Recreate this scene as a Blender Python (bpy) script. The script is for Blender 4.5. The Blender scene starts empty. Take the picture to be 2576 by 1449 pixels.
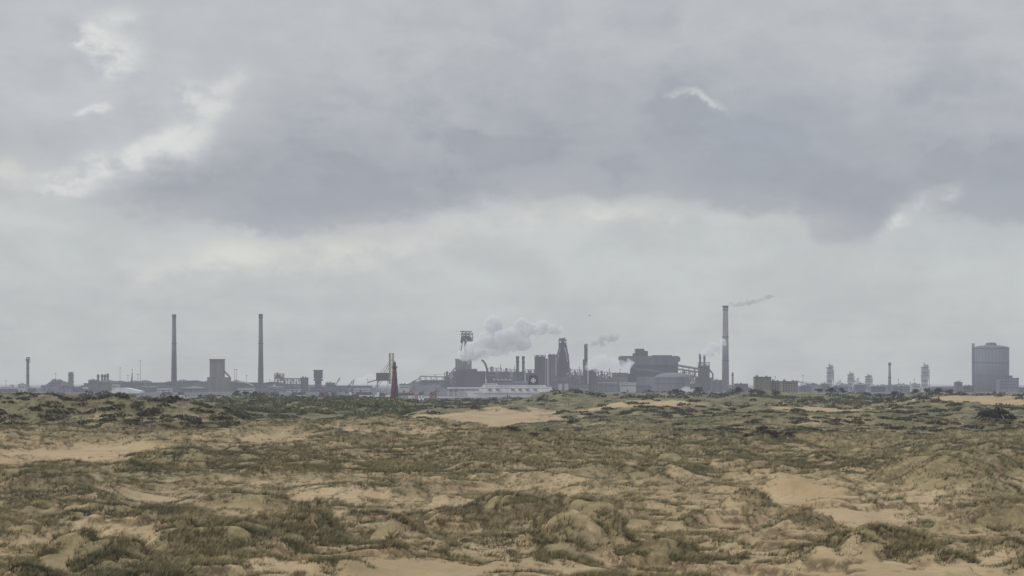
import bpy, math, random
import numpy as np
from mathutils import Vector
ZOOM=(1,1288,724.5)
random.seed(7); RNG=np.random.default_rng(11)
CAMH=20.0; F=4085.0; CX=1288.0; HY=965.0
scene=bpy.context.scene; COL=scene.collection

# ------------------------------------------------------------------ node helpers
class NB:
    def __init__(s,nt): s.nt=nt
    def m(s,op,a,b=None,c=None,clamp=False):
        n=s.nt.nodes.new('ShaderNodeMath'); n.operation=op; n.use_clamp=clamp
        for i,v in enumerate((a,b,c)):
            if v is None: continue
            if isinstance(v,(int,float)): n.inputs[i].default_value=v
            else: s.nt.links.new(v,n.inputs[i])
        return n.outputs[0]
    def ss(s,v,a,b,lo=0.0,hi=1.0,kind='SMOOTHSTEP'):
        n=s.nt.nodes.new('ShaderNodeMapRange'); n.interpolation_type=kind
        s.nt.links.new(v,n.inputs[0])
        for i,q in zip((1,2,3,4),(a,b,lo,hi)): n.inputs[i].default_value=q
        return n.outputs[0]
    def noise(s,vec,scale,detail=4,rough=0.55,dist=0.0):
        n=s.nt.nodes.new('ShaderNodeTexNoise')
        if vec is not None: s.nt.links.new(vec,n.inputs['Vector'])
        n.inputs['Scale'].default_value=scale; n.inputs['Detail'].default_value=detail
        n.inputs['Roughness'].default_value=rough; n.inputs['Distortion'].default_value=dist
        return n.outputs['Fac']
    def comb(s,x,y,z):
        n=s.nt.nodes.new('ShaderNodeCombineXYZ')
        for i,v in enumerate((x,y,z)):
            if isinstance(v,(int,float)): n.inputs[i].default_value=v
            else: s.nt.links.new(v,n.inputs[i])
        return n.outputs[0]
    def mix(s,f,a,b,mode='MIX'):
        n=s.nt.nodes.new('ShaderNodeMix'); n.data_type='RGBA'; n.blend_type=mode
        for sock,v in ((n.inputs[0],f),(n.inputs[6],a),(n.inputs[7],b)):
            if isinstance(v,(int,float)): sock.default_value=v
            elif isinstance(v,tuple): sock.default_value=(*v,1)
            else: s.nt.links.new(v,sock)
        return n.outputs[2]
def lin(r,g,b):
    f=lambda c:(c/255/12.92) if c/255<=0.04045 else ((c/255+0.055)/1.055)**2.4
    return (f(r),f(g),f(b))

# ------------------------------------------------------------------ aerial haze group (air light painted into materials as emission, by distance from the viewpoint)
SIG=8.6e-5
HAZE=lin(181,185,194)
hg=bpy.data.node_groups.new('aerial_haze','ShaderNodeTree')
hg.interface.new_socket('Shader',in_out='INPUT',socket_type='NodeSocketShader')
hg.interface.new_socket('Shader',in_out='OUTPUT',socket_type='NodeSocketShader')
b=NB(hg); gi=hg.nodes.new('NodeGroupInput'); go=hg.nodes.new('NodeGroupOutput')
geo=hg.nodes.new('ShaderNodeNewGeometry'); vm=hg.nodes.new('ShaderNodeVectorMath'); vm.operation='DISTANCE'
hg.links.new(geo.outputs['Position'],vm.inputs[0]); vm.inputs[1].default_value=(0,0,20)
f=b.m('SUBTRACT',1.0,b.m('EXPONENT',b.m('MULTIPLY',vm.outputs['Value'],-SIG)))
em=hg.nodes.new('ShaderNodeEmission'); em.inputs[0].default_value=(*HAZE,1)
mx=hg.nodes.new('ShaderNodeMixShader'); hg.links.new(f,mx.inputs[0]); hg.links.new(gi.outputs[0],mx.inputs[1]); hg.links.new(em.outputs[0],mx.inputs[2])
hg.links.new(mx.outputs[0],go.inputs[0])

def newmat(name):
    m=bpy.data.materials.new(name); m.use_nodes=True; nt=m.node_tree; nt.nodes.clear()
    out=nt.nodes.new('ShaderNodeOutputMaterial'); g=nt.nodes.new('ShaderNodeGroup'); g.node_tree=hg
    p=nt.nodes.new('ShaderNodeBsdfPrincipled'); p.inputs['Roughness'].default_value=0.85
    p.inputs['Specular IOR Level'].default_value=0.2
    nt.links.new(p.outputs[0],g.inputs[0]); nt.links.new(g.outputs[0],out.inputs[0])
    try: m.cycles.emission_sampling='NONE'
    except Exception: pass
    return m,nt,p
def grimy(name,col,var=0.35,scale=0.08,streak=True,rough=0.85,metal=0.0):
    m,nt,p=newmat(name); b=NB(nt)
    tc=nt.nodes.new('ShaderNodeTexCoord'); mp=nt.nodes.new('ShaderNodeMapping')
    nt.links.new(tc.outputs['Object'],mp.inputs[0]); mp.inputs['Scale'].default_value=(1,1,0.2 if streak else 1)
    n1=b.noise(mp.outputs[0],scale,6,0.65); n2=b.noise(tc.outputs['Object'],scale*5,3,0.6)
    s=b.m('ADD',b.m('MULTIPLY',n1,0.7),b.m('MULTIPLY',n2,0.3)); s=b.ss(s,0.35,0.65)
    lo=tuple(c*(1-var) for c in col); hi=tuple(min(1,c*(1+var)) for c in col)
    nt.links.new(b.mix(s,lo,hi),p.inputs['Base Color']); p.inputs['Roughness'].default_value=rough; p.inputs['Metallic'].default_value=metal
    return m
M=dict(
 dark=grimy('dark_steel',(0.042,0.042,0.052)), mid=grimy('grey_steel',(0.09,0.09,0.108)), blue=grimy('blue_grey_cladding',(0.11,0.13,0.17)),
 conc=grimy('weathered_concrete',(0.20,0.20,0.205)), concd=grimy('sooty_concrete',(0.095,0.095,0.09)), rust=grimy('rusty_steel',(0.095,0.065,0.055)),
 yellow=grimy('faded_yellow_paint',(0.27,0.26,0.15)), ochre=grimy('ochre_cladding',(0.24,0.235,0.17)), white=grimy('white_paint',(0.60,0.61,0.62),0.12),
 pale=grimy('pale_cladding',(0.33,0.34,0.34),0.2), red=grimy('dark_red_paint',(0.105,0.040,0.042),0.25), beige=grimy('beige_render',(0.21,0.19,0.16),0.2),
 heap=grimy('ore_and_coal',(0.080,0.077,0.095),0.3,0.03,False), tank=grimy('grey_holder_paint',(0.125,0.135,0.165),0.12), glass=grimy('dark_window_glass',(0.03,0.035,0.045),0.3,0.3,False,0.3),
 black=grimy('black_paint',(0.02,0.02,0.025)), orange=grimy('orange_red_paint',(0.35,0.10,0.08),0.15), roof=grimy('brown_roof_tile',(0.14,0.09,0.075)),
 bark=grimy('rough_bark',(0.09,0.075,0.06),0.3,1.0), feather=grimy('grey_feather',(0.07,0.07,0.075)), green=grimy('green_cladding',(0.11,0.15,0.13)))

# ------------------------------------------------------------------ mesh builder in survey units
class Part:
    def __init__(s,T,name,mat,label=None,parent=None):
        s.T=T; s.name=name; s.mat=mat; s.v=[]; s.f=[]; s.n=0; s.label=label; s.parent=parent; s.obj=None; s.smooth=False
    def P(s,x,y,o=0): # surveyed bearing unit, height unit, depth offset unit -> local metres
        k=s.T.s; return ((x-s.T.pc)*k, o*k, CAMH-(y-HY)*k - s.T.z0)
    def add(s,vs,fs):
        k=len(s.v); s.v+=vs; s.f+=[tuple(i+k for i in f) for f in fs]
    def box(s,x0,x1,yt,yb,d=10,o=0,inset=0):
        s.n+=1; d=d+0.03*s.n; yb=s.T.gy if yb is None else yb
        vs=[s.P(x,yb,o+q) for x,q in ((x0,-d/2),(x1,-d/2),(x1,d/2),(x0,d/2))]+[s.P(x,yt,o+q) for x,q in ((x0+inset,-d/2+inset),(x1-inset,-d/2+inset),(x1-inset,d/2-inset),(x0+inset,d/2-inset))]
        s.add(vs,[(0,1,5,4),(1,2,6,5),(2,3,7,6),(3,0,4,7),(4,5,6,7),(3,2,1,0)]); return s
    def cyl(s,x,yt,yb,rt,rb=None,n=20,o=0,cap=True):
        rb=rt if rb is None else rb; yb=s.T.gy if yb is None else yb; vs=[]
        for r,y in ((rb,yb),(rt,yt)):
            for i in range(n):
                a=2*math.pi*(i+0.5)/n; vs.append(s.P(x+r*math.cos(a),y,o+r*math.sin(a)))
        fs=[(i,(i+1)%n,n+(i+1)%n,n+i) for i in range(n)]+[tuple(range(n,2*n)),tuple(range(n-1,-1,-1))]
        s.add(vs,fs); return s
    def tube(s,a,b_,r,n=6):
        A=Vector(s.P(*a)); B=Vector(s.P(*b_)); d=B-A
        if d.length<1e-6: return s
        d.normalize(); up=Vector((0,0,1)) if abs(d.z)<0.9 else Vector((1,0,0)); u=d.cross(up).normalized(); w=d.cross(u); R=r*s.T.s; vs=[]
        for c in (A,B):
            for i in range(n):
                t=2*math.pi*i/n; vs.append(tuple(c+u*R*math.cos(t)+w*R*math.sin(t)))
        s.add(vs,[(i,(i+1)%n,n+(i+1)%n,n+i) for i in range(n)]+[tuple(range(n,2*n)),tuple(range(n-1,-1,-1))]); return s
    def path(s,pts,r,n=8):
        for a,b_ in zip(pts[:-1],pts[1:]): s.tube(a,b_,r,n)
        return s
    def prism(s,pts,d=10,o=0):
        s.n+=1; d+=0.03*s.n; n=len(pts)
        vs=[s.P(x,y,o-d/2) for x,y in pts]+[s.P(x,y,o+d/2) for x,y in pts]
        s.add(vs,[tuple(range(n)),tuple(range(2*n-1,n-1,-1))]+[(i,i+n,(i+1)%n+n,(i+1)%n) for i in range(n)]); return s
    def dome(s,x,yb,r,h,o=0,n=20,rings=5):
        vs=[];fs=[]
        for j in range(rings):
            t=j/rings*math.pi/2
            for i in range(n):
                a=2*math.pi*(i+0.5)/n; vs.append(s.P(x+r*math.cos(t)*math.cos(a),yb-h*math.sin(t),o+r*math.cos(t)*math.sin(a)))
        vs.append(s.P(x,yb-h,o))
        for j in range(rings-1):
            for i in range(n): fs.append((j*n+i,j*n+(i+1)%n,(j+1)*n+(i+1)%n,(j+1)*n+i))
        for i in range(n): fs.append(((rings-1)*n+i,(rings-1)*n+(i+1)%n,len(vs)-1))
        s.add(vs,fs); return s
    def frame(s,x0,x1,yt,yb,d,nx,ny,r,brace=True):
        yb=s.T.gy if yb is None else yb
        xs=[x0+(x1-x0)*i/nx for i in range(nx+1)]; ys=[yt+(yb-yt)*i/ny for i in range(ny+1)]
        for o in (-d/2,d/2):
            for x in xs: s.tube((x,yt,o),(x,yb,o),r,4)
            for y in ys: s.tube((x0,y,o),(x1,y,o),r,4)
            if brace:
                for i in range(nx):
                    for j in range(ny):
                        if (i+j)%2: s.tube((xs[i],ys[j],o),(xs[i+1],ys[j+1],o),r*0.7,4)
                        else: s.tube((xs[i+1],ys[j],o),(xs[i],ys[j+1],o),r*0.7,4)
        for x in (x0,x1):
            for y in ys: s.tube((x,y,-d/2),(x,y,d/2),r,4)
        return s
    def build(s):
        me=bpy.data.meshes.new(s.name); me.from_pydata(s.v,[],s.f); me.materials.append(M[s.mat]); me.update()
        import bmesh
        bm=bmesh.new(); bm.from_mesh(me); bmesh.ops.recalc_face_normals(bm,faces=bm.faces)
        if s.smooth:
            for f_ in bm.faces: f_.smooth=len(f_.verts)<=4
        bm.to_mesh(me); bm.free()
        o=bpy.data.objects.new(s.name,me); COL.objects.link(o); o.parent=s.parent.obj if s.parent else s.T.obj
        if s.label: o['label']=s.label
        s.obj=o; return o
class Thing:
    def __init__(s,name,label,cat,pc,D,group=None,z0=0.0,single=None):
        s.pc=pc; s.D=D; s.s=D/F; s.z0=z0; s.gy=HY+(CAMH-z0)/s.s; s.parts=[]
        s.name=name; s.single=single; s.label=label; s.cat=cat; s.group=group
        s.obj=None
        if not single: s.obj=bpy.data.objects.new(name,None); s.obj.empty_display_size=5; s._fin()
    def _fin(s):
        o=s.obj
        if o.name not in COL.objects: COL.objects.link(o)
        o.location=((s.pc-CX)*s.s,s.D,s.z0); o['label']=s.label; o['category']=s.cat
        if s.group: o['group']=s.group
    def part(s,name,mat,label=None,parent=None):
        p=Part(s,name,mat,label,parent); s.parts.append(p); return p
    def done(s):
        for p in s.parts:
            if s.single:
                p.name=s.name; o=p.build(); s.obj=o; s._fin()
            else: p.build()
        return s.obj

# ------------------------------------------------------------------ terrain function
def vnoise(x,y,seed):
    xi=np.floor(x).astype(np.int64); yi=np.floor(y).astype(np.int64); fx=x-xi; fy=y-yi
    fx=fx*fx*fx*(fx*(fx*6-15)+10); fy=fy*fy*fy*(fy*(fy*6-15)+10)
    def h(a,c):
        k=(a*374761393+c*668265263+seed*1442695041)&0xffffffff
        k=((k^(k>>13))*1274126177)&0xffffffff
        k=k^(k>>16); k=((k^(k>>15))*668265263)&0xffffffff
        return (k^(k>>14))/4294967295.0
    a=h(xi,yi);b_=h(xi+1,yi);c=h(xi,yi+1);d=h(xi+1,yi+1)
    return (a*(1-fx)+b_*fx)*(1-fy)+(c*(1-fx)+d*fx)*fy
def fbm(x,y,L,seed,oc=4,g=0.5):
    t=0;A=1;S=0; ca,sa=math.cos(0.6),math.sin(0.6); X=x/L;Y=y/L
    for i in range(oc):
        t=t+A*vnoise(X,Y,seed+i*17); S+=A; A*=g
        X,Y=(ca*X-sa*Y)*2.03+3.1,(sa*X+ca*Y)*2.03+1.7
    return t/S
def sst(v,a,c):
    t=np.clip((v-a)/(c-a),0,1); return t*t*(3-2*t)
BR=[0,20,60,110,150,250,330,420,520,600,800,1000,1300,1600,1800,2000,1e6]
BH=[18.2,15,6,1.2,0.2,0.8,1.4,2.4,2.6,0.8,1.2,2,3,2,0,0,0]
RIDGES=[
 (1550,130,[(0,998),(250,996),(450,1001),(600,998),(750,1000),(900,1004),(1000,1012),(1150,1012),(1280,1006),(1500,998),(1650,991),(1800,991),(1900,990),(2000,996),(2100,991),(2200,995),(2350,988),(2450,993),(2576,993)]),
 (1120,90,[(0,1012),(500,1014),(560,1010),(640,1003),(720,1008),(800,1013),(880,1003),(980,1006),(1050,1022),(1250,1022),(1310,1008),(1360,988),(1410,981),(1460,985),(1520,998),(1700,1006),(2000,1008),(2250,1005),(2400,1000),(2576,1000)]),
 (900,60,[(0,1030),(500,1040),(1000,1046),(1060,1034),(1200,1029),(1400,1030),(1500,1012),(1600,1002),(1680,1003),(1760,1012),(1850,1028),(2000,1030),(2200,1025),(2350,1014),(2450,1008),(2576,1015)]),
 (700,48,[(0,998),(150,995),(300,1001),(350,1018),(420,1012),(480,1014),(560,1029),(640,1062),(800,1080),(1200,1090),(1300,1064),(1500,1056),(1700,1044),(1900,1034),(2100,1044),(2300,1056),(2576,1062)]),
 (520,38,[(0,1068),(150,1072),(300,1086),(500,1085),(700,1076),(850,1064),(1000,1066),(1100,1064),(1200,1078),(1280,1102),(1400,1106),(1700,1100),(1900,1108),(2100,1108),(2300,1108),(2450,1096),(2576,1086)]),
]
# foreground mounds: bearing, base level, top level, half width, depth factor, grass amount
MOUNDS=[(990,1390,1322,75,0.9,.7),(1400,1385,1308,150,0.9,.5),(1505,1375,1285,150,0.9,.9),(2150,1425,1360,200,0.8,.4),(2390,1335,1302,60,0.8,.6),(1555,1216,1192,30,1,.2),(1700,1205,1176,70,1,.2),
 (480,1405,1325,270,0.8,.8),(230,1445,1375,190,0.8,.8),(2420,1255,1155,280,1.3,.8),(2060,1262,1216,120,1,.4),(790,1372,1325,90,0.8,.5),(1880,1302,1270,80,1,.3),(1300,1392,1345,70,0.7,.4),
 (2560,1380,1340,60,1,.5),(60,1345,1300,140,1,.7),(150,1240,1190,260,1,.6),(1150,1290,1262,90,1,.4),(1700,1400,1368,90,.8,.4),(620,1262,1238,90,1,.3),(2520,1330,1258,110,1,.7),(900,1200,1180,90,1,.3)]
def w_of(px,y,h=1.0):
    d=(CAMH-h)*F/(y-HY); return (px-CX)/F*d, d
MW=[]
for (px,yb,yt,hw,df,ga) in MOUNDS:
    X,d=w_of(px,yb,0.8); k=d/F; d2=d+hw*k*df*0.5; top=CAMH-(yt-HY)*d2/F
    MW.append(((px-CX)/F*d2,d2,max(0.3,top-0.8),hw*k*0.66,hw*k*0.66*df,ga))
SANDS=[(160,1135,230,28,1.2),(640,1112,120,8,0.7),(1050,1436,650,20,1.0),(1800,1444,420,26,1.4),(2040,1275,190,34,0.9),(2440,1024,140,5,1.2),(2250,1445,400,18,1.2),
 (2480,1395,160,16,1.0),(330,1260,160,18,.6),(1600,1225,200,12,.5),(880,1225,150,12,.6),(600,1362,110,14,0.5),(1900,1375,120,24,.8),(120,1408,110,14,.6),(1000,1285,200,12,.5),(2230,1200,120,12,.5),(2080,1037,120,3,1.0),(2350,1053,120,2.5,1.0),(1350,1350,60,9,.4),(900,1100,160,5,.2)]
SW=[]
for (px,y,hw,hh,a) in SANDS:
    h=1.0 if y>1150 else (3.0 if y>1090 else 4.5)
    X,d=w_of(px,y,h); d0=(CAMH-h)*F/(y+hh-HY); d1=(CAMH-h)*F/(max(y-hh,HY+20)-HY)
    SW.append((X,d,hw*d/F,max(3,(d1-d0)/2),a))
SW+=[(-14,815,34,70,1.7),(50,872,42,10,1.1),(66,862,18,8,0.5)]
def raw(x,y):
    r=np.hypot(x,y); az=np.clip(np.arctan2(x,y),-1.25,1.25); u=CX+F*np.tan(az); ca=np.cos(az)
    base=np.interp(r,BR,BH); h=base.copy()
    wv=(fbm(x,y,160,5,2)-0.5)*60*sst(r,500,800)
    for (r0,sg,tab) in RIDGES:
        yt=np.interp(u,[t[0] for t in tab],[t[1] for t in tab])
        hr=CAMH-(yt-HY)*(r0*ca)/F; bell=np.exp(-((r+wv*0.6-r0)/sg)**2)
        h+=bell*(hr-np.interp(r0,BR,BH))
    return r,u,h
def mounds(x,y):
    m=np.zeros_like(x); gv=np.zeros_like(x); wx=(fbm(x,y,9,77,3,0.5)-0.5)*13; wy=(fbm(x,y,9,91,3,0.5)-0.5)*13
    for (mx_,my,H_,sx,sy,ga) in MW:
        q=((x+wx*min(1,sx/5)-mx_)/sx)**2+((y+wy*min(1,sy/5)-my)/sy)**2
        e=np.exp(-q**1.1); m=np.maximum(m,H_*e); gv=np.maximum(gv,ga*e)
    m=m*(0.8+0.4*fbm(x,y,6,97,2))
    return m,gv
def hummocks(x,y):
    wx=x+(fbm(x,y,12,401,3)-0.5)*14; wy=y+(fbm(x,y,12,411,3)-0.5)*14
    a=sst(fbm(wx,wy,24,421,2),0.44,0.86); c=sst(fbm(wx,wy,9.5,431,2),0.46,0.9)
    return a,c
def scarp(x,y):
    s=fbm(x,y,18,63,5,0.55); k=sst(fbm(x,y,45,66,2),0.42,0.54)
    return s,k
def vegf(x,y,r,u,gv,a,c,s,k):
    lev=np.interp(r,[100,165,230,300,400,480,650,900,1600],[0.48,0.53,0.58,0.64,0.78,0.92,0.98,1.0,1.0])
    v=lev+(fbm(x,y,30,31,4)-0.5)*0.6+(fbm(x,y,6,41,4)-0.5)*0.9*np.interp(r,[0,500,900],[1,1,0.4])
    v+=gv+0.3*a+0.45*c-0.1
    v+=k*0.55*np.exp(-((s-0.59)/0.03)**2)-k*0.45*np.exp(-((s-0.505)/0.03)**2)*(r<480)
    for (sx,sy,wx,wy,am) in SW:
        v-=am*np.exp(-(((x-sx)/wx)**2+((y-sy)/wy)**2)**1.3)
    return np.clip(v,0,1)
def terrain(x,y,full=False):
    r,u,h=raw(x,y); m,gv=mounds(x,y); m*=(r<420); gv*=(r<420)
    a,c=hummocks(x,y); s,k=scarp(x,y)
    v=vegf(x,y,r,u,gv,a,c,s,k)
    near=sst(r,50,130)*(1-sst(r,1500,1900)); nf=near*(1-sst(r,480,620))
    h=h+m
    h+=near*(fbm(x,y,70,3,3)-0.5)*np.interp(r,[0,150,500,900],[1.0,1.6,1.6,3.0])
    h+=nf*(2.1*a+1.1*c*(0.3+v)-0.6)
    h+=nf*v*(fbm(x,y,3.2,15,2)-0.4)*0.5
    h+=near*(1-nf)*((fbm(x,y,38,19,3)-0.5)*6.5+(fbm(x,y,9,29,3)-0.5)*1.6)*(r<1600)
    h+=nf*k*(0.95*sst(s,0.520,0.543)+0.75*sst(s,0.64,0.662))
    h+=nf*(fbm(x,y,1.2,71,2)-0.5)*0.08
    if full:
        e=nf*k*(np.exp(-((s-0.532)/0.015)**2)+np.exp(-((s-0.651)/0.013)**2)); return h,v,r,u,e
    return h,v,r,u
def TH(x,y):
    return float(terrain(np.array([float(x)]),np.array([float(y)]))[0][0])

def rawmesh(name,co,quads,mat,smooth=True,attrs={},colattr=None):
    me=bpy.data.meshes.new(name); nv=len(co); nf=len(quads); k=quads.shape[1]
    me.vertices.add(nv); me.vertices.foreach_set('co',co.astype(np.float32).ravel())
    me.loops.add(nf*k); me.loops.foreach_set('vertex_index',quads.astype(np.int32).ravel())
    me.polygons.add(nf); me.polygons.foreach_set('loop_start',np.arange(0,nf*k,k,dtype=np.int32))
    me.update(calc_edges=True)
    if smooth: me.polygons.foreach_set('use_smooth',np.ones(nf,dtype=bool))
    for n,a in attrs.items():
        at=me.attributes.new(n,'FLOAT','POINT'); at.data.foreach_set('value',a.astype(np.float32))
    if colattr is not None:
        at=me.attributes.new('tint','FLOAT_COLOR','POINT'); at.data.foreach_set('color',np.c_[colattr,np.ones(nv)].astype(np.float32).ravel())
    me.materials.append(mat); o=bpy.data.objects.new(name,me); COL.objects.link(o); return o

# ground material
gm,nt,p=newmat('dune_ground'); b=NB(nt)
g=nt.nodes.new('ShaderNodeNewGeometry'); pos=g.outputs['Position']
av=nt.nodes.new('ShaderNodeAttribute'); av.attribute_name='veg'
ar=nt.nodes.new('ShaderNodeAttribute'); ar.attribute_name='dist'
ae=nt.nodes.new('ShaderNodeAttribute'); ae.attribute_name='edge'
n1=b.noise(pos,0.05,5,0.6); n2=b.noise(pos,0.9,5,0.7); n3=b.noise(pos,3.5,3,0.7)
sand=b.mix(b.ss(n1,0.35,0.65),(0.350,0.262,0.152),(0.425,0.326,0.196)); sand=b.mix(b.ss(n2,0.45,0.75),sand,(0.30,0.226,0.134))
sand=b.mix(b.ss(n3,0.60,0.72),sand,(0.215,0.163,0.095))
dry=b.mix(b.ss(n2,0.35,0.65),(0.175,0.145,0.08),(0.29,0.235,0.13))
grn=b.mix(b.ss(b.noise(pos,0.12,6,0.7),0.38,0.62),(0.080,0.080,0.046),(0.18,0.162,0.088))
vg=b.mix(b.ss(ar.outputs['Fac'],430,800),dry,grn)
vf=b.ss(b.m('ADD',b.m('ADD',av.outputs['Fac'],b.m('MULTIPLY',b.m('SUBTRACT',n2,0.5),1.2)),b.m('MULTIPLY',b.m('SUBTRACT',n3,0.5),0.6)),0.50,0.95)
c=b.mix(vf,sand,vg)
c=b.mix(b.m('MULTIPLY',b.m('MULTIPLY',ae.outputs['Fac'],b.ss(n2,0.33,0.5)),0.85,None,True),c,(0.105,0.075,0.045))
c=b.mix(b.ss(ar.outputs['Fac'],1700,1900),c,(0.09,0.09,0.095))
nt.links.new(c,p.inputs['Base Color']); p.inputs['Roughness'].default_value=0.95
bp=nt.nodes.new('ShaderNodeBump'); bp.inputs['Strength'].default_value=0.5; bp.inputs['Distance'].default_value=0.2
nt.links.new(n2,bp.inputs['Height']); nt.links.new(bp.outputs[0],p.inputs['Normal'])

dn=math.radians(22)
azs=np.concatenate([np.linspace(-math.pi,-dn,40)[:-1],np.linspace(-dn,dn,900),np.linspace(dn,math.pi,40)[1:-1]])
rs=np.concatenate([np.geomspace(3,130,50)[:-1],np.geomspace(130,620,800)[:-1],np.geomspace(620,1900,330)[:-1],np.geomspace(1900,45000,30)])
A,R=np.meshgrid(azs,rs); X=(R*np.sin(A)).ravel(); Y=(R*np.cos(A)).ravel()
h,v,r_,u_,ed=terrain(X,Y,True)
X=np.append(X,0);Y=np.append(Y,0);h=np.append(h,18.2);v=np.append(v,0.3);r_=np.append(r_,0);ed=np.append(ed,0)
na=len(azs);nr=len(rs); I,J=np.meshgrid(np.arange(nr-1),np.arange(na),indexing='ij'); J2=(J+1)%na
q=np.stack([I*na+J,(I*na+J2),((I+1)*na+J2),((I+1)*na+J)],-1).reshape(-1,4)[:, ::-1]
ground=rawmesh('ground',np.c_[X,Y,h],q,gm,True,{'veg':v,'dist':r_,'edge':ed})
ground['kind']='structure'; ground['label']='rolling sandy coastal dunes with patchy marram vegetation'; ground['category']='ground'

# ------------------------------------------------------------------ tinted foliage material
def foliage(name,trans=0.3,up=0.7):
    m,nt,p=newmat(name); a=nt.nodes.new('ShaderNodeAttribute'); a.attribute_name='tint'; b=NB(nt)
    g=nt.nodes.new('ShaderNodeNewGeometry'); n=b.noise(g.outputs['Position'],0.8,3,0.6)
    cc=b.mix(b.ss(n,0.3,0.7),a.outputs['Color'],b.mix(1.0,a.outputs['Color'],(0.78,0.80,0.76),'MULTIPLY'))
    nt.nodes.remove(p)
    sc=nt.nodes.new('ShaderNodeVectorMath'); sc.operation='SCALE'; nt.links.new(g.outputs['Normal'],sc.inputs[0]); sc.inputs['Scale'].default_value=1-up
    ad=nt.nodes.new('ShaderNodeVectorMath'); ad.operation='ADD'; nt.links.new(sc.outputs[0],ad.inputs[0]); ad.inputs[1].default_value=(0,0,up)
    no=nt.nodes.new('ShaderNodeVectorMath'); no.operation='NORMALIZE'; nt.links.new(ad.outputs[0],no.inputs[0])
    df=nt.nodes.new('ShaderNodeBsdfDiffuse'); nt.links.new(cc,df.inputs[0]); nt.links.new(no.outputs[0],df.inputs['Normal'])
    gr=[q for q in nt.nodes if q.type=='GROUP'][0]
    tr=nt.nodes.new('ShaderNodeBsdfTranslucent'); nt.links.new(cc,tr.inputs[0]); ms=nt.nodes.new('ShaderNodeMixShader'); ms.inputs[0].default_value=trans
    nt.links.new(df.outputs[0],ms.inputs[1]); nt.links.new(tr.outputs[0],ms.inputs[2]); nt.links.new(ms.outputs[0],gr.inputs[0])
    return m
grassm=foliage('marram_blades',0.12,0.85); leafm=foliage('scrub_leaves',0.12,0.6)

# grass
def grass(N,rmin,rmax,pw,K,hmin,hmax,wid,rad,seed,gam):
    g=np.random.default_rng(seed); t=g.random(N)
    a=rmin**(-pw); c_=rmax**(-pw); r=(a+(c_-a)*t)**(-1/pw); az=g.uniform(-math.radians(19.3),math.radians(19.3),N)
    x=r*np.sin(az); y=r*np.cos(az); h,v,rr,u=terrain(x,y)
    sc_=max(1,rmin/250); cl=fbm(x,y,1.5*sc_,123,2); cl2=fbm(x,y,5*sc_,129,2)
    pr=np.clip((v-0.10)/0.78,0,1)**gam*np.clip(1.0+(cl-0.5)*4.6+(cl2-0.5)*2.6,0.0,1.7)
    keep=g.random(N)<pr; x,y,h,v,r,cl=[q[keep] for q in (x,y,h,v,r,cl)]; n=len(x)
    straw=np.array([0.49,0.405,0.225]); olive=np.array([0.285,0.262,0.138]); grey=np.array([0.195,0.20,0.13]); brown=np.array([0.22,0.165,0.09])
    big=fbm(x,y,35,201,3)
    w1=np.clip((big-0.46)*4+g.normal(0,0.35,n)+np.interp(r,[300,600],[0,0.3]),0,1)[:,None]; colr=straw*(1-w1)+olive*w1
    w2=np.clip((fbm(x,y,18,233,3)-0.55)*5+g.normal(0,0.25,n)+np.interp(r,[400,700],[0,0.25]),0,1)[:,None]; colr=colr*(1-w2)+grey*w2
    w3=(g.random(n)<0.15)[:,None]; colr=np.where(w3,brown,colr); colr*=g.uniform(0.7,1.25,n)[:,None]
    H=g.uniform(hmin,hmax,n)*(0.45+0.65*v)*(0.7+0.7*cl)
    ba=g.uniform(0,2*math.pi,(n,K)); br=rad*np.sqrt(g.random((n,K)))
    bx=x[:,None]+br*np.cos(ba); by=y[:,None]+br*np.sin(ba); bz=np.repeat(h[:,None],K,1)-0.08
    lx=np.cos(ba)*0.5*H[:,None]+0.4*H[:,None]+g.normal(0,0.12,(n,K)); ly=np.sin(ba)*0.45*H[:,None]+g.normal(0,0.1,(n,K)); hz=H[:,None]*g.uniform(0.55,1.0,(n,K))
    wa=g.normal(0,0.7,(n,K)); wx=np.cos(wa)*wid/2; wy=np.sin(wa)*wid/2
    P=np.stack([np.stack([bx-wx,by-wy,bz],-1),np.stack([bx+wx,by+wy,bz],-1),np.stack([bx+lx,by+ly,bz+hz],-1)],2).reshape(-1,3)
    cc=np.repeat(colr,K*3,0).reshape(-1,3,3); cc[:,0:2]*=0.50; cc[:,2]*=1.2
    return P,np.minimum(cc.reshape(-1,3),0.75)
G1=grass(260000,125,330,1.0,6,0.36,0.92,0.07,0.26,1,1.15)
G2=grass(200000,330,760,1.0,5,0.5,1.0,0.14,0.45,2,1.15)
P=np.concatenate([G1[0],G2[0]]); C=np.concatenate([G1[1],G2[1]]); print('blades',len(P)//3)
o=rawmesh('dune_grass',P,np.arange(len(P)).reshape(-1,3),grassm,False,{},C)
o['kind']='stuff'; o['label']='windblown straw and olive marram grass tufts on sand'; o['category']='grass'

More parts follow.
